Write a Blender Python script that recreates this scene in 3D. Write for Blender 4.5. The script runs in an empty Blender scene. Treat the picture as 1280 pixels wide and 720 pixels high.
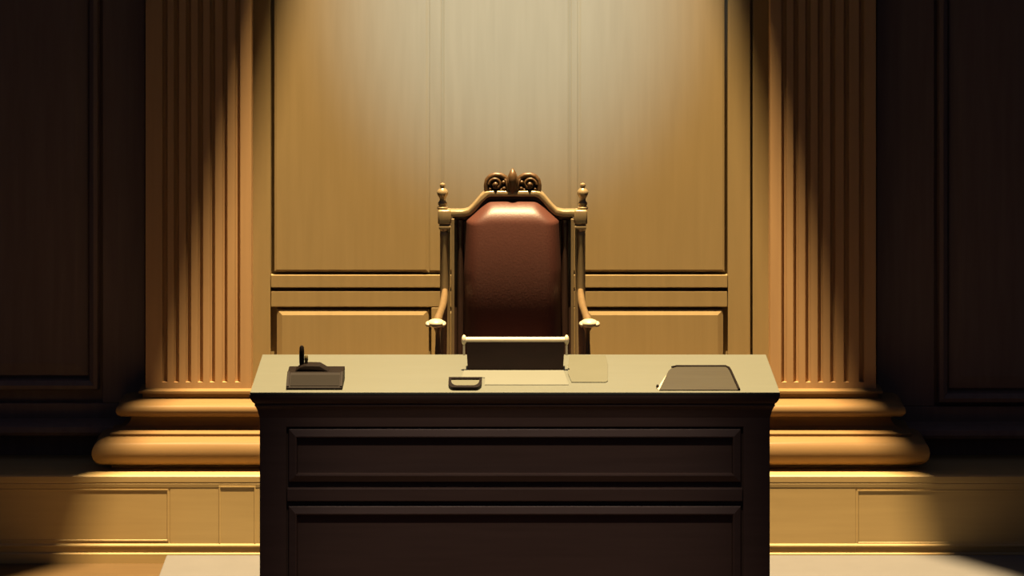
import bpy, bmesh, math, random
from mathutils import Vector, Matrix
random.seed(7)
C = bpy.context.scene.collection
PI = math.pi

# ---------------------------------------------------------------- camera model
F = 4641.0          # focal length in pixels of the 1280 wide frame
D = 13.3            # camera distance in front of the desk's front edge
CAMZ = 3.845        # camera height
HY = -452.0         # image row of the horizon (shifted lens)
TOPZ = 1.145        # desk top height
def S(Y): return F / (D + Y)
def X(px, Y): return (px - 640.0) / S(Y)
def Z(py, Y): return CAMZ - (py - HY) / S(Y)
def YD(py, z=TOPZ): return F * (CAMZ - z) / (py - HY) - D     # depth of a point at height z seen at row py

# ---------------------------------------------------------------- materials
def mat(name, col, col2=None, rough=0.5, metal=0.0, scale=(6, 6, 1), spec=0.5, bump=0.0, detail=4, coat=0.0, mix=1.0):
    m = bpy.data.materials.new(name); m.use_nodes = True
    nt = m.node_tree; b = nt.nodes['Principled BSDF']
    b.inputs['Roughness'].default_value = rough
    b.inputs['Metallic'].default_value = metal
    b.inputs['Specular IOR Level'].default_value = spec
    if coat: b.inputs['Coat Weight'].default_value = coat
    c1 = (*col, 1); c2 = (*(col2 or col), 1)
    tc = nt.nodes.new('ShaderNodeTexCoord'); mp = nt.nodes.new('ShaderNodeMapping')
    mp.inputs['Scale'].default_value = scale
    nz = nt.nodes.new('ShaderNodeTexNoise'); nz.inputs['Scale'].default_value = 5; nz.inputs['Detail'].default_value = detail
    rp = nt.nodes.new('ShaderNodeValToRGB')
    rp.color_ramp.elements[0].position = 0.3; rp.color_ramp.elements[1].position = 0.7
    rp.color_ramp.elements[0].color = c1; rp.color_ramp.elements[1].color = c2
    L = nt.links.new
    L(tc.outputs['Object'], mp.inputs['Vector']); L(mp.outputs['Vector'], nz.inputs['Vector'])
    L(nz.outputs['Fac'], rp.inputs['Fac']); L(rp.outputs['Color'], b.inputs['Base Color'])
    if bump:
        bp = nt.nodes.new('ShaderNodeBump'); bp.inputs['Strength'].default_value = bump; bp.inputs['Distance'].default_value = 0.004
        L(nz.outputs['Fac'], bp.inputs['Height']); L(bp.outputs['Normal'], b.inputs['Normal'])
    return m

M_wall = mat('honey_wood', (0.252, 0.186, 0.084), (0.276, 0.204, 0.093), rough=.5, scale=(7, 7, .5), spec=.3)
M_pil = mat('pilaster_wood', (0.4026, 0.252, 0.1209), (0.4392, 0.2772, 0.1326), rough=.5, scale=(8, 8, .4), spec=.3)
M_pbase = mat('pilaster_base_wood', (.215, .135, .058), (.24, .152, .066), rough=.5, scale=(.5, 8, 8), spec=.15)
M_base = mat('plinth_wood', (0.4435, 0.3226, 0.1411), (0.4771, 0.3494, 0.1546), rough=.45, scale=(.6, 6, 9), spec=.3)
M_floor = mat('floor_wood', (0.096, 0.0624, 0.0288), (0.1152, 0.0744, 0.0336), rough=.4, scale=(1, 9, 9), spec=.3)
M_dais = mat('pale_stone', (0.1346, 0.1366, 0.1386), (0.1426, 0.1445, 0.1465), rough=.6, scale=(2, 2, 2), spec=.2)
M_desk = mat('dark_walnut', (.085, .054, .044), (.10, .064, .052), rough=.38, scale=(.6, 5, 9), spec=.35)
M_top = mat('pale_desk_top', (0.1014, 0.1097, 0.08901), (0.1076, 0.1167, 0.09522), rough=.5, scale=(.7, 7, 7), spec=.3)
M_gold = mat('gilded_brown_wood', (0.2673, 0.2025, 0.1053), (0.324, 0.243, 0.1296), rough=.32, scale=(9, 9, 3), spec=.6, metal=.25)
M_arm = mat('antique_gilt', (.15, .10, .048), (.19, .13, .062), rough=.38, scale=(9, 9, 3), spec=.5, metal=.2)
M_carve = mat('carved_dark_gilt', (0.078, 0.042, 0.018), (0.126, 0.072, 0.03), rough=.4, scale=(20, 20, 20), spec=.5, metal=.2)
M_inner = mat('dark_mahogany', (0.042, 0.0228, 0.0156), (0.06, 0.033, 0.024), rough=.35, scale=(9, 9, 2), spec=.5)
M_leather = mat('oxblood_leather', (0.07188, 0.02473, 0.01731), (0.08294, 0.02869, 0.01979), rough=.46, scale=(26, 26, 26), spec=.5, bump=.12)
M_box = mat('black_brown_box', (0.018, 0.00825, 0.0072), (0.024, 0.0105, 0.0088), rough=.5, scale=(2, 6, 6), spec=.25)
M_bar = mat('pale_brass', (0.48, 0.42, 0.3), (0.504, 0.444, 0.324), rough=.35, scale=(3, 3, 3), spec=.5)
M_black = mat('black_lacquer', (.0045, .0026, .002), (.006, .0035, .0027), rough=.55, scale=(5, 5, 5), spec=.12)
M_grey = mat('grey_brown_face', (0.01071, 0.009288, 0.008035), (0.01214, 0.01053, 0.008928), rough=.75, scale=(2, 7, 7), spec=.08)
M_slate = mat('grey_brown_cover', (0.03135, 0.02805, 0.0198), (0.0363, 0.033, 0.0231), rough=.55, scale=(1, 9, 5), spec=.25)
M_paper = mat('cream_paper', (0.1253, 0.1339, 0.1123), (0.1296, 0.1382, 0.1166), rough=.8, scale=(2, 2, 2), spec=.1)
M_tan = mat('tan_paper', (0.09393, 0.09778, 0.07333), (0.09807, 0.1018, 0.07741), rough=.8, scale=(2, 2, 2), spec=.1)
M_page = mat('page_edges', (0.45, 0.396, 0.27), (0.48, 0.42, 0.3), rough=.8, scale=(2, 2, 60), spec=.1)
M_side = mat('bay_shade_wood', (.16, .115, .095), (.19, .14, .115), rough=.5, scale=(7, 7, .5), spec=.3)  # the outer bays' shade is put into this darker colour
M_low_bounce = mat('dark_low_bounce', (.035, .022, .018), (.045, .028, .022), rough=.9, scale=(12, 12, 12), spec=.05)  # kept dark so unseen floor areas bounce little light
M_olive = mat('olive_metal', (0.096, 0.078, 0.03), (0.114, 0.09, 0.036), rough=.4, scale=(5, 5, 5))

# ---------------------------------------------------------------- mesh helpers
class MB:
    def __init__(s): s.bm = bmesh.new()
    def box(s, x0, x1, y0, y1, z0, z1, bev=0.0, seg=2):
        t = bmesh.new(); bmesh.ops.create_cube(t, size=1)
        for v in t.verts:
            v.co = Vector((x0 + (v.co.x + .5) * (x1 - x0), y0 + (v.co.y + .5) * (y1 - y0), z0 + (v.co.z + .5) * (z1 - z0)))
        if bev: bmesh.ops.bevel(t, geom=list(t.edges), offset=bev, segments=seg, affect='EDGES', profile=.5)
        s.merge(t); return s
    def merge(s, t):
        me = bpy.data.meshes.new('tmp'); t.to_mesh(me); t.free(); s.bm.from_mesh(me); bpy.data.meshes.remove(me)
    def prism(s, pts, y0, y1, bev=0.0, seg=2, axis='Y'):
        """closed outline in XZ extruded along Y (or in XY along Z, or YZ along X)"""
        t = bmesh.new(); a = []; b = []
        for p, q in pts:
            if axis == 'Y': a.append(t.verts.new((p, y0, q))); b.append(t.verts.new((p, y1, q)))
            elif axis == 'Z': a.append(t.verts.new((p, q, y0))); b.append(t.verts.new((p, q, y1)))
            else: a.append(t.verts.new((y0, p, q))); b.append(t.verts.new((y1, p, q)))
        n = len(pts)
        t.faces.new(a); t.faces.new(b[::-1])
        for i in range(n): t.faces.new((a[i], b[i], b[(i + 1) % n], a[(i + 1) % n]))
        bmesh.ops.recalc_face_normals(t, faces=t.faces)
        if bev: bmesh.ops.bevel(t, geom=list(t.edges), offset=bev, segments=seg, affect='EDGES', profile=.5)
        s.merge(t); return s
    def lathe(s, prof, cx, cy, n=28, axis='Z', cap=True):
        t = bmesh.new(); rings = []
        for r, z in prof:
            ring = []
            for k in range(n):
                a = 2 * PI * k / n
                if axis == 'Z': ring.append(t.verts.new((cx + r * math.cos(a), cy + r * math.sin(a), z)))
                else: ring.append(t.verts.new((z, cx + r * math.cos(a), cy + r * math.sin(a))))
            rings.append(ring)
        for i in range(len(rings) - 1):
            for k in range(n):
                t.faces.new((rings[i][k], rings[i][(k + 1) % n], rings[i + 1][(k + 1) % n], rings[i + 1][k]))
        if cap: t.faces.new(rings[0][::-1]); t.faces.new(rings[-1])
        bmesh.ops.recalc_face_normals(t, faces=t.faces)
        s.merge(t); return s
    def tube(s, pts, rad, n=12):
        """tube along a polyline; rad a number or one per point"""
        t = bmesh.new(); P = [Vector(p) for p in pts]; m = len(P)
        R = rad if isinstance(rad, (list, tuple)) else [rad] * m
        rings = []; up = None
        for i in range(m):
            d = (P[min(i + 1, m - 1)] - P[max(i - 1, 0)]).normalized()
            if up is None:
                up = Vector((0, 1, 0)) if abs(d.y) < .9 else Vector((1, 0, 0))
            u = (up - d * up.dot(d)).normalized(); up = u; w = d.cross(u)
            rings.append([t.verts.new(P[i] + R[i] * (math.cos(2 * PI * k / n) * u + math.sin(2 * PI * k / n) * w)) for k in range(n)])
        for i in range(m - 1):
            for k in range(n):
                t.faces.new((rings[i][k], rings[i][(k + 1) % n], rings[i + 1][(k + 1) % n], rings[i + 1][k]))
        t.faces.new(rings[0][::-1]); t.faces.new(rings[-1])
        bmesh.ops.recalc_face_normals(t, faces=t.faces)
        s.merge(t); return s
    def ball(s, c, r, seg=14):
        t = bmesh.new(); bmesh.ops.create_uvsphere(t, u_segments=seg, v_segments=seg // 2 + 2, radius=1)
        rr = r if isinstance(r, (tuple, list)) else (r, r, r)
        for v in t.verts: v.co = Vector((c[0] + v.co.x * rr[0], c[1] + v.co.y * rr[1], c[2] + v.co.z * rr[2]))
        s.merge(t); return s
    def wrap(s, prof, x0, x1, yf, yb, ends=True):
        """profile of (offset, z) run round three sides (left, front, right) of a block, mitred at the corners"""
        t = bmesh.new(); L = []
        for o, z in prof:
            L.append([t.verts.new(q) for q in ((x0 - o, yb, z), (x0 - o, yf - o, z), (x1 + o, yf - o, z), (x1 + o, yb, z))])
        for i in range(len(L) - 1):
            for k in range(3): t.faces.new((L[i][k], L[i][k + 1], L[i + 1][k + 1], L[i + 1][k]))
        t.faces.new(L[0]); t.faces.new(L[-1][::-1])
        t.faces.new([r[0] for r in L]); t.faces.new([r[3] for r in L][::-1])
        t.faces.new([L[0][0], L[0][3]] + [r[3] for r in L[1:]] + [r[0] for r in L[1:]][::-1]) if False else None
        bmesh.ops.recalc_face_normals(t, faces=t.faces)
        s.merge(t); return s
    def frame(s, x0, x1, z0, z1, prof):
        """mitred picture-frame moulding in the XZ plane: profile of (inset, Y) run round a rectangle"""
        t = bmesh.new(); L = []
        for o, y in prof:
            L.append([t.verts.new(q) for q in ((x0 + o, y, z0 + o), (x1 - o, y, z0 + o), (x1 - o, y, z1 - o), (x0 + o, y, z1 - o))])
        n = len(L)
        for i in range(n):
            for k in range(4):
                t.faces.new((L[i][k], L[i][(k + 1) % 4], L[(i + 1) % n][(k + 1) % 4], L[(i + 1) % n][k]))
        bmesh.ops.recalc_face_normals(t, faces=t.faces)
        s.merge(t); return s
    def raised(s, x0, x1, z0, z1, yb, yf, w, edge=.004):
        """raised panel: thin upright edge then a slope of width w up to the field"""
        t = bmesh.new(); L = []
        for o, y in ((0, yb), (0, yf + edge), (w, yf + .0005), (w + .0008, yf)):
            L.append([t.verts.new(q) for q in ((x0 + o, y, z0 + o), (x1 - o, y, z0 + o), (x1 - o, y, z1 - o), (x0 + o, y, z1 - o))])
        for i in range(3):
            for k in range(4): t.faces.new((L[i][k], L[i][(k + 1) % 4], L[i + 1][(k + 1) % 4], L[i + 1][k]))
        t.faces.new(L[-1]); t.faces.new(L[0][::-1])
        bmesh.ops.recalc_face_normals(t, faces=t.faces)
        s.merge(t); return s

def obj(name, mb, m, parent=None, smooth=False, origin=None):
    """link the builder's geometry as ONE mesh object; coordinates are world coordinates"""
    bm = mb.bm if isinstance(mb, MB) else mb
    if parent is not None:
        o0 = Vector(parent['_o'])
        bmesh.ops.translate(bm, verts=bm.verts, vec=-o0)
    elif origin is not None:
        bmesh.ops.translate(bm, verts=bm.verts, vec=-Vector(origin))
    me = bpy.data.meshes.new(name); bm.to_mesh(me); bm.free()
    if smooth:
        me.polygons.foreach_set('use_smooth', [True] * len(me.polygons))
        try: me.set_sharp_from_angle(angle=math.radians(smooth if smooth is not True else 40))
        except Exception: pass
    me.materials.append(m)
    o = bpy.data.objects.new(name, me); C.objects.link(o)
    if parent is not None:
        o.parent = parent; o['_o'] = list(parent['_o'])
    else:
        o['_o'] = list(origin) if origin is not None else [0, 0, 0]
        if origin is not None: o.location = origin
    return o
def tag(o, label, cat, group=None):
    o['label'] = label; o['category'] = cat
    if group: o['group'] = group
    return o
def thing(name, label, cat, loc, group=None):
    o = bpy.data.objects.new(name, None); o.empty_display_size = .1
    C.objects.link(o); o.location = loc; o['_o'] = list(loc)
    return tag(o, label, cat, group)
def struct(name, mb, m, smooth=False):
    o = obj(name, mb, m, smooth=smooth); o['kind'] = 'structure'; return o

# ---------------------------------------------------------------- the setting
YW = 2.52      # face of the panelled back wall
YB = 2.555     # bottom of its grooves
YS = 2.40      # face of the pilaster shafts
YP = 2.14      # face of the low plinth wall
ZT = 3.3       # top of everything built at the back
ZP = Z(594, YP)   # top of the plinth
def wx(px): return X(px, YW)
def wz(py): return Z(py, YW)

floor = struct('floor', MB().box(-4.2, 4.2, -3.5, 2.8, -.12, 0), M_floor)
dais_l, dais_r = X(207, 2.06), 2.7
struct('floor_dais', MB().box(dais_l, dais_r, -2.2, 2.095, .0, .045, .006), M_dais)
cp = MB().box(dais_l + .12, dais_r - .12, -2.08, 1.68, .043, .052, .003)
struct('floor_bounce_cover', cp, M_low_bounce)  # unseen cover, added to cut light bouncing off the floor
# judge's platform behind the desk, carries the chair (hidden by the desk from the front)
PLT = .40
struct('floor_platform', MB().box(-.84, .86, .76, 2.0, .045, PLT, .006), M_low_bounce)

wall = MB()
wall.box(-4.2, 4.2, YB, 2.8, 0, ZT)
def wbox(p0, p1, q0, q1, y=YW, bev=.004):
    wall.box(wx(p0), wx(p1), y, YB + .002, wz(q1), wz(q0) if q0 is not None else ZT, bev)
wall.box(wx(530), wx(557), YW + .006, YB + .001, wz(341), ZT); wall.box(wx(708), wx(727), YW + .006, YB + .001, wz(341), ZT)
# stiles and rails of the middle bay
wbox(300, 338, None, 590); wbox(910, 938, None, 590); wbox(941, 975, None, 590)
wbox(338.5, 909.5, 363.5, 384)                       # rail under the moulded band
wbox(338.5, 909.5, 470, 590)
wbox(539, 556, 384, 470); wbox(712, 729, 384, 470)
wbox(536.5, 552, None, 339, YW + .003); wbox(713.5, 722.5, None, 339, YW + .003)
# stiles and rails of the dark outer bays
back = struct('wall_back', wall, M_wall)
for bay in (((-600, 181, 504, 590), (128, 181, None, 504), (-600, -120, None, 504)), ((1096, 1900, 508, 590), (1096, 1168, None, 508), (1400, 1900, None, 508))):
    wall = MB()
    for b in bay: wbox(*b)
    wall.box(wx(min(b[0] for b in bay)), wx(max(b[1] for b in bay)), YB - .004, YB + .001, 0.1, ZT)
    obj('shade_toned_panelling', wall, M_side, back)['label'] = 'wall panelling with shade in its colour'
band = MB().box(wx(338.5), wx(909.5), YW - .003, YB, wz(359.5), wz(343.5), .003)
obj('rail_moulding', band, M_wall, back)
for p0, p1 in ((343, 535), (553.2, 712.2), (723.8, 905.5)):
    obj('wall_panel', MB().raised(wx(p0), wx(p1), wz(339.5), ZT, YB, YW - .001, .008, .003), M_wall, back)
for p0, p1 in ((346, 536), (559, 709), (732, 904)):
    obj('wall_panel', MB().raised(wx(p0), wx(p1), wz(467), wz(387), YB, YW - .003, .022, .010), M_wall, back)
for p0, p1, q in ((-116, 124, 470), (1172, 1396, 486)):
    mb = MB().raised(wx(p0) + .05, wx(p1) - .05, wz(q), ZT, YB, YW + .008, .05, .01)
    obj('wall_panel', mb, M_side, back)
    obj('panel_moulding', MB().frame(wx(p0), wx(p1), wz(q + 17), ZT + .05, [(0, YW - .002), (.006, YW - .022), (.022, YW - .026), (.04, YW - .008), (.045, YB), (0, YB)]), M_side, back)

# dado ledges of the outer bays
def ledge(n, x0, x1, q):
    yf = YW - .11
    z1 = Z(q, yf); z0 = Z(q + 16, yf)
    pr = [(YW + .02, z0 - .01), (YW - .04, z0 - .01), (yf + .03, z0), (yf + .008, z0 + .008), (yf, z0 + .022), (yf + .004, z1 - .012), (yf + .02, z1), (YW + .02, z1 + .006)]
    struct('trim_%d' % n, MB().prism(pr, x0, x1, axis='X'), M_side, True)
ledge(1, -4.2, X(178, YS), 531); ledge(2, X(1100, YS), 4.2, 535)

# the low plinth wall with its recessed panels
pl = MB()
pl.box(-4.2, 4.2, YP + .001, YB, 0, ZP - .006)
YC = YP - .0025
def pbox(p0, p1, q0, q1, y=YP, bev=.003): pl.box(X(p0, YP), X(p1, YP), y, YP + .03, Z(q1, YP), Z(q0, YP), bev)
pbox(-700, 212, 600, 611); pbox(1070, 1980, 600, 612)
pbox(-700, 212, 677, 700); pbox(1070, 1980, 680, 700)
pbox(212, 1070, 600, 700)
pbox(-700, -160, 611, 677); pbox(1440, 1980, 612, 680)
base = struct('baseboard_back', pl, M_base)
bead = [(YB, Z(683.5, YP)), (YP - .004, Z(683.5, YP)), (YP - .006, Z(683, YP)), (YP - .006, Z(681.5, YP)), (YP - .001, Z(679.5, YP)), (YB, Z(679.5, YP))]
obj('bead_moulding', MB().prism(bead, -4.2, 4.2, axis='X'), M_base, base, 30)
cap = [(YB, ZP - .055), (YP - .001, ZP - .05), (YP - .002, ZP - .036), (YC + .003, ZP - .032), (YC, ZP - .028), (YC, ZP - .006), (YC + .006, ZP), (YB, ZP)]
obj('cap_moulding', MB().prism(cap, -4.2, 4.2, axis='X'), M_base, base, 30)
sk = [(YB, 0), (YP - .010, 0), (YP - .010, Z(692, YP)), (YP - .006, Z(690.5, YP)), (YB, Z(690, YP))]
obj('foot_moulding', MB().prism(sk, -4.2, 4.2, axis='X'), M_base, base, 30)
obj('panel_frame', MB().frame(X(273, YP), X(320, YP), Z(683, YP), Z(607, YP), [(0, YP + .003), (.002, YP - .0025), (.007, YP - .0025), (.010, YP + .003)]), M_base, base)
for a, b, q0, q1 in ((-158, 210, 612, 676), (1072, 1438, 613, 679)):
    obj('panel_frame', MB().frame(X(a, YP), X(b, YP), Z(q1, YP), Z(q0, YP), [(-.003, YP + .004), (-.002, YP - .0012), (.003, YP - .0012), (.007, YP + .004)]), M_base, base)

# ---------------------------------------------------------------- fluted pilasters
def pilaster(p0, p1, flutes, side):
    x0, x1 = X(p0, YS), X(p1, YS)
    t = thing('fluted_pilaster', 'fluted wooden pilaster on a moulded base, %s of the desk' % side, 'pilaster', ((x0 + x1) / 2, YS, ZP), 'fluted pilasters either side of the wall')
    t['kind'] = 'thing'
    zb = Z(478, YS); zs = Z(493, YS)
    hw = .0115
    pts = [(x0, YW - .001), (x0, YS)]
    for f in flutes:
        c = X(f, YS)
        pts += [(c - hw, YS)] + [(c - hw * math.cos(a), YS + .025 * math.sin(a)) for a in [PI * k / 8 for k in range(1, 8)]] + [(c + hw, YS)]
    pts += [(x1, YS), (x1, YW - .001)]
    sh = MB().prism(pts, zb, ZT, axis='Z')
    sh.box(x0, x1, YS, YW - .001, zs - .01, zb + .0005)
    # scooped feet of the flutes
    obj('shaft', sh, M_pil, t)
    def zz(q, o): return Z(q, YS - o)
    prof = [(.13, ZP), (.13, ZP + .012)]
    # lower torus
    zc0, zc1 = Z(583, YS - .19), Z(548, YS - .17)
    c = (zc0 + zc1) / 2; h = (zc1 - zc0) / 2
    prof += [(.155 + .05 * math.cos(a), c + h * math.sin(a)) for a in [-PI / 2 + PI * k / 14 for k in range(15)]]
    z3 = zc1
    prof += [(.135, z3 + .001), (.137, z3 + .004), (.137, z3 + .012), (.132, z3 + .015)]
    # deep scotia
    zu0, zu1 = Z(523, YS - .11), Z(503, YS - .09)
    za = z3 + .016; n = 8
    prof += [(.11 - .055 * math.sin(PI / 2 * k / n), za + (zu0 - .004 - za) * (k / n) ** 1.3) for k in range(n + 1)]
    c = (zu0 + zu1) / 2; h = (zu1 - zu0) / 2
    prof += [(.072 + .042 * math.cos(a), c + h * math.sin(a)) for a in [-PI / 2 + PI * k / 12 for k in range(13)]]
    zl = Z(493, YS - .03)
    prof += [(.012, zu1 + .001), (.012, zl), (.026, zl + .002), (.026, zl + .012), (.003, zl + .018), (-.002, zl + .020)]
    obj('base', MB().wrap(prof, x0, x1, YS, YW - .001), M_pbase, t, 50)
    return t
pilaster(182, 314, (206, 220.5, 235.5, 250.5, 265.5, 281, 297), 'left')
pilaster(963, 1095, (980, 995, 1010, 1025.5, 1041, 1058, 1077), 'right')

# ---------------------------------------------------------------- desk
DX0, DX1 = X(325, .05), X(962, .05)
DB = .70
YD0 = .036      # body front
desk = thing('judges_desk', 'large dark walnut panelled bench desk with a pale top, in front of the chair', 'desk', (0, .35, .045))
TX0, TX1 = X(312.5, 0), X(975, 0)
top = MB().prism([(TX0, 0), (TX1, 0), (X(957.5, DB), DB), (X(328, DB), DB)], TOPZ - .010, TOPZ, .002, 2, axis='Z')
obj('desk_top', top, M_top, desk)['label'] = 'pale yellow wooden top'
zt = TOPZ - .010
def dz(py, y): return Z(py, y)
cor = [(-.002, dz(524, YD0)), (.003, dz(519, YD0)), (.007, dz(513, YD0)), (.014, dz(508.5, .02)), (.017, dz(507.5, .02)), (.017, dz(504.5, .02)), (.024, dz(503, .01)), (.031, dz(498.5, .01)), (.034, dz(495, 0)), (.034, zt - .001), (.032, zt)]
obj('cornice', MB().wrap(cor, DX0, DX1, YD0 + .0, DB - .02), M_desk, desk, 35)
body = MB().box(DX0, DX1, YD0 + .016, DB - .03, .13, zt - .003)
fx0, fx1 = X(358, YD0), X(929, YD0)
body.box(DX0, fx0, YD0, .12, .13, zt - .003, .003); body.box(fx1, DX1, YD0, .12, .13, zt - .003, .003)
body.box(fx0 - .004, fx1 + .004, YD0, .12, dz(534, YD0), zt - .003, .003)
obj('carcass', body, M_desk, desk)
def dpanel(q0, q1):
    obj('front_panel', MB().box(X(372, YD0), X(915, YD0), YD0 + .010, YD0 + .02, dz(q1 - 8, YD0), dz(q0 + 8, YD0)), M_desk, desk)
    obj('panel_moulding', MB().frame(X(361, YD0), X(926, YD0), dz(q1, YD0), dz(q0, YD0),
        [(0, YD0 + .018), (0, YD0 + .002), (.002, YD0), (.024, YD0 - .009), (.028, YD0 - .008), (.031, YD0 + .009), (.031, YD0 + .018)]), M_desk, desk)
dpanel(536.5, 602.5)
dpanel(633, 850)
obj('rail', MB().box(fx0 + .002, fx1 - .002, YD0 - .005, YD0 + .02, dz(626.5, YD0), dz(610, YD0), .004), M_desk, desk)
pb = [(.03, .045), (.03, .10), (.022, .115), (.008, .125), (.004, .135), (-.002, .138)]
obj('plinth', MB().wrap(pb, DX0, DX1, YD0, DB - .03), M_desk, desk, 35)

# ---------------------------------------------------------------- chair
YC_ = 1.45
CXP = 640.8
chair = thing('carved_armchair', 'tall carved armchair with a reddish brown leather back and gilded frame, behind the desk', 'chair', (0, 1.25, PLT))
def cx(px): return X(px, YC_)
def cz(py): return Z(py, YC_)
def mir(px): return 2 * CXP - px
P1 = 1 / S(YC_)       # one pixel at the chair's back, in metres
SEAT = PLT + .44
LEAN = .0
# leather back
bm = bmesh.new()
NU, NV = 32, 60
ztop, zbot = cz(250.5), SEAT - .02
def half(z):
    py = HY + (CAMZ - z) * S(YC_)
    if py < 275:
        return (30.5 + (57.5 - 30.5) * min(1, max(0, (py - 250) / 24.5)) ** 1.05) * P1
    return (57.5 + min(3.0, (py - 275) * .05)) * P1
rows = []
zpk = cz(348)
for j in range(NV + 1):
    v = j / NV; v = v ** 1.6
    z = ztop + (zbot - ztop) * v
    r = min(1, (ztop - z) / .075)
    fwd = .03 + .085 * math.sqrt(1 - (1 - r) ** 2)
    if z > zpk: fwd += .034 * (1 - ((z - zpk) / (ztop - zpk)) ** 2)
    else: fwd += .034 - .036 * ((zpk - z) / (zpk - cz(443))) ** 2
    h = half(z); row = []
    for i in range(NU + 1):
        u = -1 + 2 * i / NU
        e = (1 - abs(u) ** 9)
        y = YC_ + .02 - (fwd - .0) * (.45 + .55 * e) 
        row.append(bm.verts.new((cx(CXP) + u * h, y, z)))
    rows.append(row)
for j in range(NV):
    for i in range(NU): bm.faces.new((rows[j][i], rows[j + 1][i], rows[j + 1][i + 1], rows[j][i + 1]))
# closed back
bk = []
for j in (0, NV):
    bk.append([bm.verts.new((v.co.x, YC_ + .03, v.co.z)) for v in rows[j]])
outline = [rows[0][i] for i in range(NU + 1)]
def skirt(a, b):
    for i in range(len(a) - 1): bm.faces.new((a[i], a[i + 1], b[i + 1], b[i]))
skirt(rows[0], bk[0]); skirt(rows[NV], bk[1])
lb = [bk[0][0]] + [bm.verts.new((rows[j][0].co.x, YC_ + .03, rows[j][0].co.z)) for j in range(1, NV)] + [bk[1][0]]
rb = [bk[0][-1]] + [bm.verts.new((rows[j][NU].co.x, YC_ + .03, rows[j][NU].co.z)) for j in range(1, NV)] + [bk[1][-1]]
skirt([r[0] for r in rows], lb); skirt([r[NU] for r in rows], rb)
for j in range(NV): bm.faces.new((lb[j], rb[j], rb[j + 1], lb[j + 1])) if 0 < j < NV - 1 else None
bmesh.ops.recalc_face_normals(bm, faces=bm.faces)
obj('back_cushion', bm, M_leather, chair, 60)['label'] = 'reddish brown padded leather'

def outl(pts):      # left half outline in pixels -> symmetric closed outline in metres
    l = [(cx(p), cz(q)) for p, q in pts]; r = [(cx(mir(p)), cz(q)) for p, q in pts][::-1]
    return l, r
# top rail: outer moulding and set-back inner fillet
up = [(560, 262), (578, 262), (585, 260.5), (590, 256), (601, 243), (606, 238.6), (612, 237.5)]
lo = [(560, 270), (580, 270), (588, 268), (594, 263), (604, 251), (609, 246), (614, 244.5)]
l, r = outl(up); l2, r2 = outl(lo)
obj('top_rail', MB().prism(l + r + (l2 + r2)[::-1], YC_ - .028, YC_ + .035, .006, 3), M_gold, chair, 45)
up2 = [(566, 268), (580, 269), (588, 267), (594, 262), (604, 250), (609, 245), (614, 243.5)]
lo2 = [(566, 274), (582, 274), (590, 271.5), (597, 266), (606, 255.5), (611, 251), (616, 250)]
l, r = outl(up2); l2, r2 = outl(lo2)
obj('rail_fillet', MB().prism(l + r + (l2 + r2)[::-1], YC_ - .012, YC_ + .025, .002, 1), M_inner, chair, 45)
# crest seat bar under the carving
l, r = outl([(604, 240), (607, 236.5), (611, 235.5)])
l2, r2 = outl([(604, 243), (614, 243)])
# carved cresting
cr = MB(); yc = YC_ - .012
def q3(p, q, dy=0): return (cx(p), yc + dy, cz(q))
def both(fn):
    for m in (lambda p: p, mir): fn(m)
def crest(m):
    # outer shell of a lobe
    cr.tube([q3(m(p), q) for p, q in ((608, 238), (607.6, 231), (609, 224.5), (613, 220), (619, 218), (626, 218.5), (631, 221), (634, 226), (635.5, 232), (635.5, 238))], [.010, .010, .0105, .0105, .0105, .0105, .010, .009, .008, .008], 10)
    # scroll in the lobe
    sp = []
    for k in range(26):
        a = k / 25 * 2.4 * PI; rr = 8.2 - 6.6 * k / 25
        sp.append(q3(m(619.5 - rr * math.cos(a)), 229.5 - rr * math.sin(a), -.008))
    cr.tube(sp, .0058, 8)
    cr.ball(q3(m(619.5), 229.5, -.010), (.010, .010, .010))
    for p, q, rr in ((629.5, 227, .008), (630, 234.5, .0085), (612.5, 235.5, .0075), (626, 236.5, .007)):
        cr.ball(q3(m(p), q, -.006), (rr, rr, rr))
    # leaf rising beside the middle palmette
    cr.tube([q3(m(635.5), 239, -.006), q3(m(634.5), 232, -.01), q3(m(633), 225, -.008), q3(m(629.5), 221.5, -.004)], [.007, .008, .007, .003], 8)
    # petals of the palmette
    cr.tube([q3(m(639), 239, -.008), q3(m(637.2), 230, -.014), q3(m(636.4), 222, -.012), q3(m(637.5), 216, -.006)], [.006, .010, .010, .004], 10)
both(crest)
cr.tube([q3(CXP, 240, -.01), q3(CXP, 230, -.018), q3(CXP, 220, -.02), q3(CXP, 213.5, -.014), q3(CXP, 210, -.006)], [.007, .013, .0165, .012, .003], 12)
cr.prism([(cx(p), cz(q)) for p, q in ((609, 239), (609.5, 226), (614, 221), (627, 221), (634, 226), (637, 216), (CXP, 212), (mir(637), 216), (mir(634), 226), (mir(627), 221), (mir(614), 221), (mir(609.5), 226), (mir(609), 239))], YC_ - .004, YC_ + .006)
obj('carved_crest', cr, M_carve, chair, 50)['label'] = 'carved brown scrollwork crest'

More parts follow.
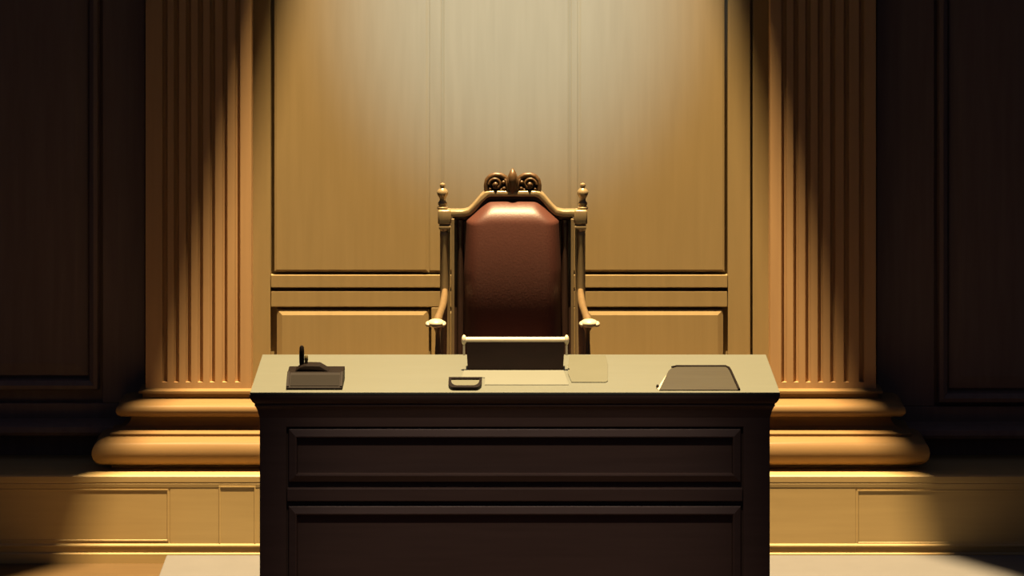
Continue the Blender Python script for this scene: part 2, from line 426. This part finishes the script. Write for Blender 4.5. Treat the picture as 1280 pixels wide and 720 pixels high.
# posts with finials, stiles, inner columns, arms, supports
for m in ((lambda p: p), mir):
    sg = 1 if m(0) == 0 else -1
    x = cx(m(553.2)); xw = cx(m(555.6))
    po = MB()
    po.box(min(cx(m(547.5)), cx(m(564))), max(cx(m(547.5)), cx(m(564))), YC_ - .035, YC_ + .025, cz(279.5), cz(261), .008, 3)
    po.box(min(cx(m(549)), cx(m(563.5))), max(cx(m(549)), cx(m(563.5))), YC_ - .034, YC_ + .022, cz(285.2), cz(280.6), .002)
    po.box(min(cx(m(550)), cx(m(563))), max(cx(m(550)), cx(m(563))), YC_ - .012, YC_ + .02, PLT + .44, cz(279))
    prof = [(.020, SEAT - .02), (.020, cz(420)), (.0165, cz(412)), (.0155, cz(360)), (.0165, cz(300)), (.0185, cz(294)), (.0185, cz(291)), (.013, cz(288.5)), (.019, cz(285.5))]
    po.lathe(prof, xw, YC_ - .012, 24)
    post = obj('post', po, M_gold, chair, 45)
    fp = [(5.2, 262), (6.6, 260.5), (6.6, 258.5), (4.2, 257), (5.6, 255.5), (5.8, 253), (4.0, 251), (3.6, 248.5), (4.4, 246.5), (6.3, 243.5), (7.1, 240.5), (6.2, 237.5), (3.6, 235), (2.4, 234), (3.3, 232.5), (3.6, 231), (2.9, 229.4), (.4, 228.2)]
    obj('finial', MB().lathe([(r * P1, cz(q)) for r, q in fp], x, YC_ - .006, 24), M_gold, post, 35)
    st = MB(); a, b = sorted((cx(m(564.2)), cx(m(568.2))))
    st.box(a, b, YC_ - .03, YC_ + .02, SEAT - .02, cz(272), .003)
    obj('stile', st, M_gold, chair)
    ic = MB(); a, b = sorted((cx(m(567.8)), cx(m(584))))
    ic.box(a, b, YC_ + .005, YC_ + .02, SEAT - .02, cz(270))
    ic.lathe([(.0155, SEAT - .02), (.0135, cz(400)), (.0125, cz(300)), (.0155, cz(285)), (.0155, cz(281)), (.012, cz(278)), (.016, cz(274))], cx(m(575.6)), YC_ - .004, 20)
    ic.lathe([(.006, SEAT - .02), (.006, cz(276))], cx(m(581.5)), YC_ - .006, 12)
    obj('inner_column', ic, M_inner, chair, 45)
    # arm
    YA = 1.02
    def ap(p, q, y): return (X(m(p), y), y, Z(q, y))
    A = [ap(556, 362, YC_ - .01), ap(555.6, 369, YC_ - .06), ap(554.6, 377, 1.33), ap(553, 384, 1.25), ap(551, 389.5, 1.18), ap(549, 394.5, 1.10), ap(547.2, 400, 1.045), ap(546, 403, YA)]
    arm = obj('arm', MB().tube(A, [.011, .014, .015, .0145, .014, .015, .017, .014], 14), M_arm, chair, 60)
    sc = MB(); c0 = ap(545.2, 404, YA)
    sc.ball(c0, (.034, .034, .017), 20)
    sc.ball((c0[0] - .030 * sg, c0[1] + .004, c0[2] - .004), (.012, .028, .011), 14)
    sc.ball((c0[0] + .028 * sg, c0[1] + .004, c0[2] - .004), (.011, .028, .011), 14)
    obj('scroll', sc, M_bar, arm, 60)['label'] = 'pale gilt scroll end'
    xs = X(m(547.3), YA + .02); zt_ = c0[2] - .006
    sp = [(.014, SEAT - .05), (.017, SEAT + .0), (.012, SEAT + .05), (.0105, SEAT + .14), (.012, zt_ - .12), (.0095, zt_ - .07), (.0095, zt_ - .03), (.016, zt_ - .018), (.018, zt_)]
    obj('arm_support', MB().lathe(sp, xs, YA + .02, 18), M_gold, chair, 50)
    # legs
    xl = X(m(549), YA + .02)
    fl = [(.016, PLT), (.022, PLT + .02), (.024, PLT + .04), (.016, PLT + .07), (.024, PLT + .2), (.029, PLT + .30), (.02, PLT + .33), (.028, PLT + .35), (.028, SEAT - .06)]
    obj('leg', MB().lathe(fl, xl, YA + .03, 20), M_gold, chair, 50)
    obj('leg', MB().tube([(xw, YC_ + .07, PLT + .001), (xw, YC_ + .05, PLT + .1), (xw, YC_ + .01, PLT + .3), (xw, YC_ - .005, SEAT)], [.018, .02, .024, .024], 14), M_gold, chair, 50)
sx0, sx1 = X(551, YC_), X(mir(551), YC_)
obj('seat_frame', MB().box(sx0 - .01, sx1 + .01, YC_ - .46, YC_ + .01, SEAT - .10, SEAT - .03, .008), M_gold, chair)
sb = MB().box(sx0 + .01, sx1 - .01, YC_ - .455, YC_ - .05, SEAT - .03, SEAT + .05, .03, 4)
obj('seat_cushion', sb, M_leather, chair, 60)

# ---------------------------------------------------------------- things on the desk
# dark box with the pale bar
by0 = YD(463); by1 = by0 + .085
bx0, bx1 = X(584, by0), X(704.5, by0)
bxo = thing('desk_box', 'dark box with a pale bar along its top, in front of the chair', 'box', ((bx0 + bx1) / 2, by0 + .04, TOPZ))
zb = Z(425, by0 + .01)
obj('body', MB().prism([(bx0 + .002, TOPZ), (bx1 - .002, TOPZ), (bx1 + .004, zb - .004), (bx0 - .004, zb - .004)], by0, by1, .002, 1), M_box, bxo)
rb_ = MB()
rb_.lathe([(.0112, X(581, by0)), (.0112, X(707.5, by0))], by0 + .01, zb, 18, axis='X')
bar = obj('top_bar', rb_, M_bar, bxo, 50); bar['label'] = 'pale cream metal bar'
for xc in (X(580, by0), X(708.3, by0)):
    kb = MB().ball((xc, by0 + .01, zb), (.0095, .015, .019), 16)
    kb.box(xc - .004, xc + .004, by0 + .004, by0 + .016, TOPZ + .055, zb)
    obj('end_cap', kb, M_bar, bxo, 60)

# pen stand on the left
py0 = YD(487.5)
px0, px1 = X(357.5, py0), X(428, py0)
ps = thing('pen_stand', 'black boxy pen stand with a grey sloping front, on the left of the desk', 'pen stand', ((px0 + px1) / 2, py0 + .09, TOPZ))
h1 = .047; pyb = .235
pr = [(py0, TOPZ), (py0 - .001, TOPZ + .008), (py0 + .085, TOPZ + h1), (pyb, TOPZ + h1), (pyb, TOPZ)]
bb = MB().prism(pr, px0, px1, .002, 1, axis='X')
# raised rim left and right of the sloping face
for a, b in ((px0, px0 + .010), (px1 - .010, px1)):
    bb.prism([(py0 + .002, TOPZ + .006), (py0 + .002, TOPZ + .014), (py0 + .083, TOPZ + h1 + .004), (py0 + .095, TOPZ + h1 - .001)], a, b, .001, 1, axis='X')
obj('body', bb, M_black, ps)
sl = (h1 - .008) / .086
def sy(k): return (py0 - .001 + .086 * k, TOPZ + .008 + (h1 - .008) * k)
a0, a1 = sy(.10), sy(.80)
fc = MB().prism([(a0[0], a0[1] - .002), (a0[0] - .001, a0[1] + .002), (a1[0] - .001, a1[1] + .002), (a1[0], a1[1] - .002)], px0 + .014, px1 - .013, .0005, 1, axis='X')
obj('front_plate', fc, M_grey, ps)['label'] = 'grey brown plate'
hy = .18
mo = MB().prism([(X(369, hy), TOPZ + h1 - .002), (X(376, hy), TOPZ + h1 + .016), (X(382, hy), TOPZ + h1 + .021), (X(400, hy), TOPZ + h1 + .020), (X(408, hy), TOPZ + h1 + .006), (X(413, hy), TOPZ + h1 - .002)], hy - .045, hy + .03, .003, 2)
obj('pen_holder', mo, M_black, ps, 40)
obj('pen_socket', MB().lathe([(.0055, TOPZ + h1 + .008), (.0055, TOPZ + h1 + .030), (.007, TOPZ + h1 + .032), (.0065, TOPZ + h1 + .048), (.003, TOPZ + h1 + .052)], X(382.8, hy), hy, 14), M_olive, ps, 40)['label'] = 'short olive coloured stub'
zp0 = TOPZ + h1 + .0165
ztip = Z(432, hy)
pn = MB().lathe([(.0060, zp0 - .003), (.0088, zp0 + .004), (.0092, zp0 + .03), (.0090, ztip - .02), (.0080, ztip - .006), (.004, ztip)], X(377.2, hy), hy, 16)
tag(obj('pen', pn, M_black, None, 40, (X(377.2, hy), hy, zp0)), 'black pen standing upright in the stand on the left of the desk', 'pen')

# small dark rimmed tray near the front edge
ty0, ty1 = YD(488.3), YD(475.3)
def tray_out(ins):
    a, b = X(561, .2) + ins, X(602.5, .2) - ins
    y0_, y1_ = ty0 + ins, ty1 - ins
    r = .03
    pts = [(a, y1_), (a, y0_ + .10)]
    pts += [(a + .022 - .022 * math.cos(t), y0_ + .085 - .085 * math.sin(t)) for t in [PI / 2 * k / 6 for k in range(1, 7)]]
    pts += [(b - .022 + .022 * math.sin(t), y0_ + .085 - .085 * math.cos(t)) for t in [PI / 2 * k / 6 for k in range(0, 6)]]
    pts += [(b, y0_ + .10), (b, y1_)]
    return pts
tr = thing('desk_tray', 'small dark rimmed tray near the front edge of the desk', 'tray', (X(582, .12), (ty0 + ty1) / 2, TOPZ))
t = bmesh.new()
o_, i_ = tray_out(0), tray_out(.0095)
# rim: wider towards the viewer, where the photograph shows it thick
i_ = [(x, y + (.028 if y < (ty0 + ty1) / 2 - .02 else (-.018 if y > ty1 - .02 else .01))) for x, y in i_]
L4 = [[t.verts.new((x, y, z)) for x, y in q] for q, z in ((o_, TOPZ), (o_, TOPZ + .012), (i_, TOPZ + .012), (i_, TOPZ + .004))]
n = len(o_)
for i in range(3):
    for k in range(n): t.faces.new((L4[i][k], L4[i][(k + 1) % n], L4[i + 1][(k + 1) % n], L4[i + 1][k]))
t.faces.new(L4[0][::-1]); t.faces.new(L4[3])
bmesh.ops.recalc_face_normals(t, faces=t.faces)
obj('rim', t, M_black, tr)
obj('inlay', MB().prism(i_, TOPZ + .0042, TOPZ + .0065, axis='Z'), M_tan, tr)['label'] = 'tan inlay'

# papers
pa = MB().prism([(X(569, .14), YD(481.5)), (X(708, .14), YD(481.5)), (X(704, .37), by0 - .006), (X(580, .37), by0 - .006)], TOPZ + .0002, TOPZ + .0022, axis='Z')
# keep clear of the tray
bmesh.ops.delete(pa.bm, geom=list(pa.bm.verts), context='VERTS')
pa.prism([(X(606, .14), YD(481.5)), (X(711, .14), YD(481.5)), (X(704.5, .37), by0 - .006), (X(580, .37), by0 - .006), (X(577, .3), YD(472.5)), (X(606, .2), YD(472.5))], TOPZ + .0002, TOPZ + .0022, axis='Z')
tag(obj('paper', pa, M_paper, None, False, None), 'cream sheet of paper lying in front of the dark box on the desk', 'paper')
pf = MB().prism([(X(714.5, .17), YD(478.5)), (X(757, .17), YD(478.5)), (X(760, .17), YD(477)), (X(760, .5), YD(456)), (X(757, .68), YD(445)), (X(712, .68), YD(445)), (X(709.5, .5), YD(460)), (X(710, .3), YD(468))], TOPZ + .0002, TOPZ + .0035, .001, 2, axis='Z')
tag(obj('paper_folder', pf, M_tan, None, False, None), 'tan paper folder lying flat on the desk just right of the dark box', 'folder')

# grey-brown folder on the right
fo = thing('document_folder', 'dark grey brown tapered folder with pale page edges, on the right of the desk', 'folder', (X(872, .15), .15, TOPZ))
yf0, yf1 = .022, .30
hz1 = CAMZ - (458 - HY) / S(yf1) - TOPZ
def fpt(px, k, dz_): # k 0 front, 1 back
    y = yf0 + (yf1 - yf0) * k
    return (X(px, y), y, TOPZ + .004 + (hz1 - .004) * k + dz_)
t = bmesh.new()
ol = [(824, 0), (922.5, 0), (924, .02), (913, .80), (910.5, .93), (907, 1), (846, 1), (840, .95), (835.5, .80)]
L2 = [[t.verts.new(fpt(p, k, d)) for p, k in ol] for d in (-.0035, .0)]
n = len(ol)
t.faces.new(L2[1]); t.faces.new(L2[0][::-1])
for k in range(n): t.faces.new((L2[0][k], L2[0][(k + 1) % n], L2[1][(k + 1) % n], L2[1][k]))
bmesh.ops.recalc_face_normals(t, faces=t.faces)
obj('cover', t, M_slate, fo)
# dark bound edge strips
eb = MB()
eb.tube([fpt(924, .0, .001), fpt(913.5, .80, .001), fpt(911, .93, .001), fpt(907, 1, .001), fpt(846, 1, .001), fpt(840, .95, .001)], .0045, 8)
obj('binding', eb, M_black, fo, 60)
pg = bmesh.new()
ol = [(821.5, .10), (836.5, .86), (842, .97), (906, .98), (921, .04), (824, .04)]
L2 = [[pg.verts.new((X(p, yf0 + (yf1 - yf0) * k), yf0 + (yf1 - yf0) * k, TOPZ if d == 0 else TOPZ + max(.0012, .0005 + (hz1 - .004) * k - .0005))) for p, k in ol] for d in (0, 1)]
n = len(ol)
pg.faces.new(L2[1]); pg.faces.new(L2[0][::-1])
for k in range(n): pg.faces.new((L2[0][k], L2[0][(k + 1) % n], L2[1][(k + 1) % n], L2[1][k]))
bmesh.ops.recalc_face_normals(pg, faces=pg.faces)
obj('pages', pg, M_page, fo)['label'] = 'pale page edges'
ck = fpt(822, .16, -.004)
obj('clasp', MB().ball((ck[0], ck[1], TOPZ + .007), (.0055, .009, .007), 12), M_black, fo, 60)


# ---------------------------------------------------------------- light
def spot(name, loc, target, power, col, half_deg, blend, rad):
    l = bpy.data.lights.new(name, 'SPOT'); l.energy = power; l.color = col
    l.spot_size = math.radians(2 * half_deg); l.spot_blend = blend; l.shadow_soft_size = rad
    o = bpy.data.objects.new(name, l); C.objects.link(o); o.location = loc
    o.rotation_euler = (Vector(target) - Vector(loc)).to_track_quat('-Z', 'Y').to_euler()
    return o
POW = 37000
th = math.radians(5.0)
L0 = Vector((-.025, .40, 13.0))
spot('spot_lamp', L0, L0 + Vector((0, math.sin(th), -math.cos(th))), POW, (1, .70, .36), 9.5, .12, .0048)

# invented housing out of view, with two flaps added to trim the beam's sides
hd = MB().lathe([(.17, L0.z - .12), (.17, L0.z + .25), (.06, L0.z + .33), (.02, L0.z + .34), (.02, L0.z + 1.6), (.012, L0.z + 1.6), (.012, L0.z + .32), (.055, L0.z + .31), (.163, L0.z + .24), (.163, L0.z - .12), (.17, L0.z - .12)], L0.x, L0.y, 32, cap=False)
hous = struct('added_spot_housing', hd, M_black, 40)
for sg, a, b in ((-1, .789, .2420), (1, -.7466, -.2345)):
    zz = L0.z - .6
    def edge(dy): return L0.x + a * dy - b * .6
    fl = MB().prism([(edge(-.22), L0.y - .22), (edge(.17), L0.y + .17), (edge(.17) + sg * .36, L0.y + .17), (edge(-.22) + sg * .2, L0.y - .22)], zz, zz + .003, axis='Z')
    fl.tube([(L0.x + sg * .165, L0.y, L0.z - .11), (L0.x + sg * .24, L0.y, zz + .002)], .006, 8)
    hous['_o'] = [0, 0, 0]
    obj('beam_trim_flap', fl, M_black, hous)
spot('wall_wash_lamp', (0, -5.5, 7.0), (0, YW, 2.42), 9000, (.27, .56, 1), 6.0, 1.0, .1)
spot('desk_fill_light', (0, -3.3, 7.0), (0, 0, .60), 720, (1, .80, .64), 8.5, .8, .15)  # added fill without a known source, brightens the desk front
for o in bpy.data.objects:
    if '_o' in o: del o['_o']
w = bpy.data.worlds.new('world'); bpy.context.scene.world = w; w.use_nodes = True
nt = w.node_tree; bg = nt.nodes['Background']
tc = nt.nodes.new('ShaderNodeTexCoord'); sp = nt.nodes.new('ShaderNodeSeparateXYZ'); rp = nt.nodes.new('ShaderNodeValToRGB')
mr = nt.nodes.new('ShaderNodeMapRange'); mr.inputs['From Min'].default_value = -1; mr.inputs['From Max'].default_value = 1
nt.links.new(tc.outputs['Generated'], sp.inputs[0]); nt.links.new(sp.outputs['Z'], mr.inputs['Value'])
nt.links.new(mr.outputs['Result'], rp.inputs['Fac']); nt.links.new(rp.outputs['Color'], bg.inputs['Color'])
rp.color_ramp.elements[0].position = .40; rp.color_ramp.elements[0].color = (.12, .12, .18, 1)
rp.color_ramp.elements[1].position = .95; rp.color_ramp.elements[1].color = (1.8, 1.85, 2.9, 1)
bg.inputs['Strength'].default_value = .022

# ---------------------------------------------------------------- camera
cam = bpy.data.cameras.new('camera'); co = bpy.data.objects.new('camera', cam); C.objects.link(co)
cam.sensor_width = 36; cam.sensor_fit = 'HORIZONTAL'; cam.lens = 36 * F / 1280
cam.shift_y = -(360 - HY) / 1280
cam.clip_end = 100
co.location = (0, -D, CAMZ); co.rotation_euler = (PI / 2, 0, 0)
sc = bpy.context.scene; sc.camera = co
sc.view_settings.view_transform = 'Standard'; sc.view_settings.look = 'None'
sc.view_settings.gamma = 1; sc.view_settings.use_curve_mapping = False
sc.view_settings.exposure = 0
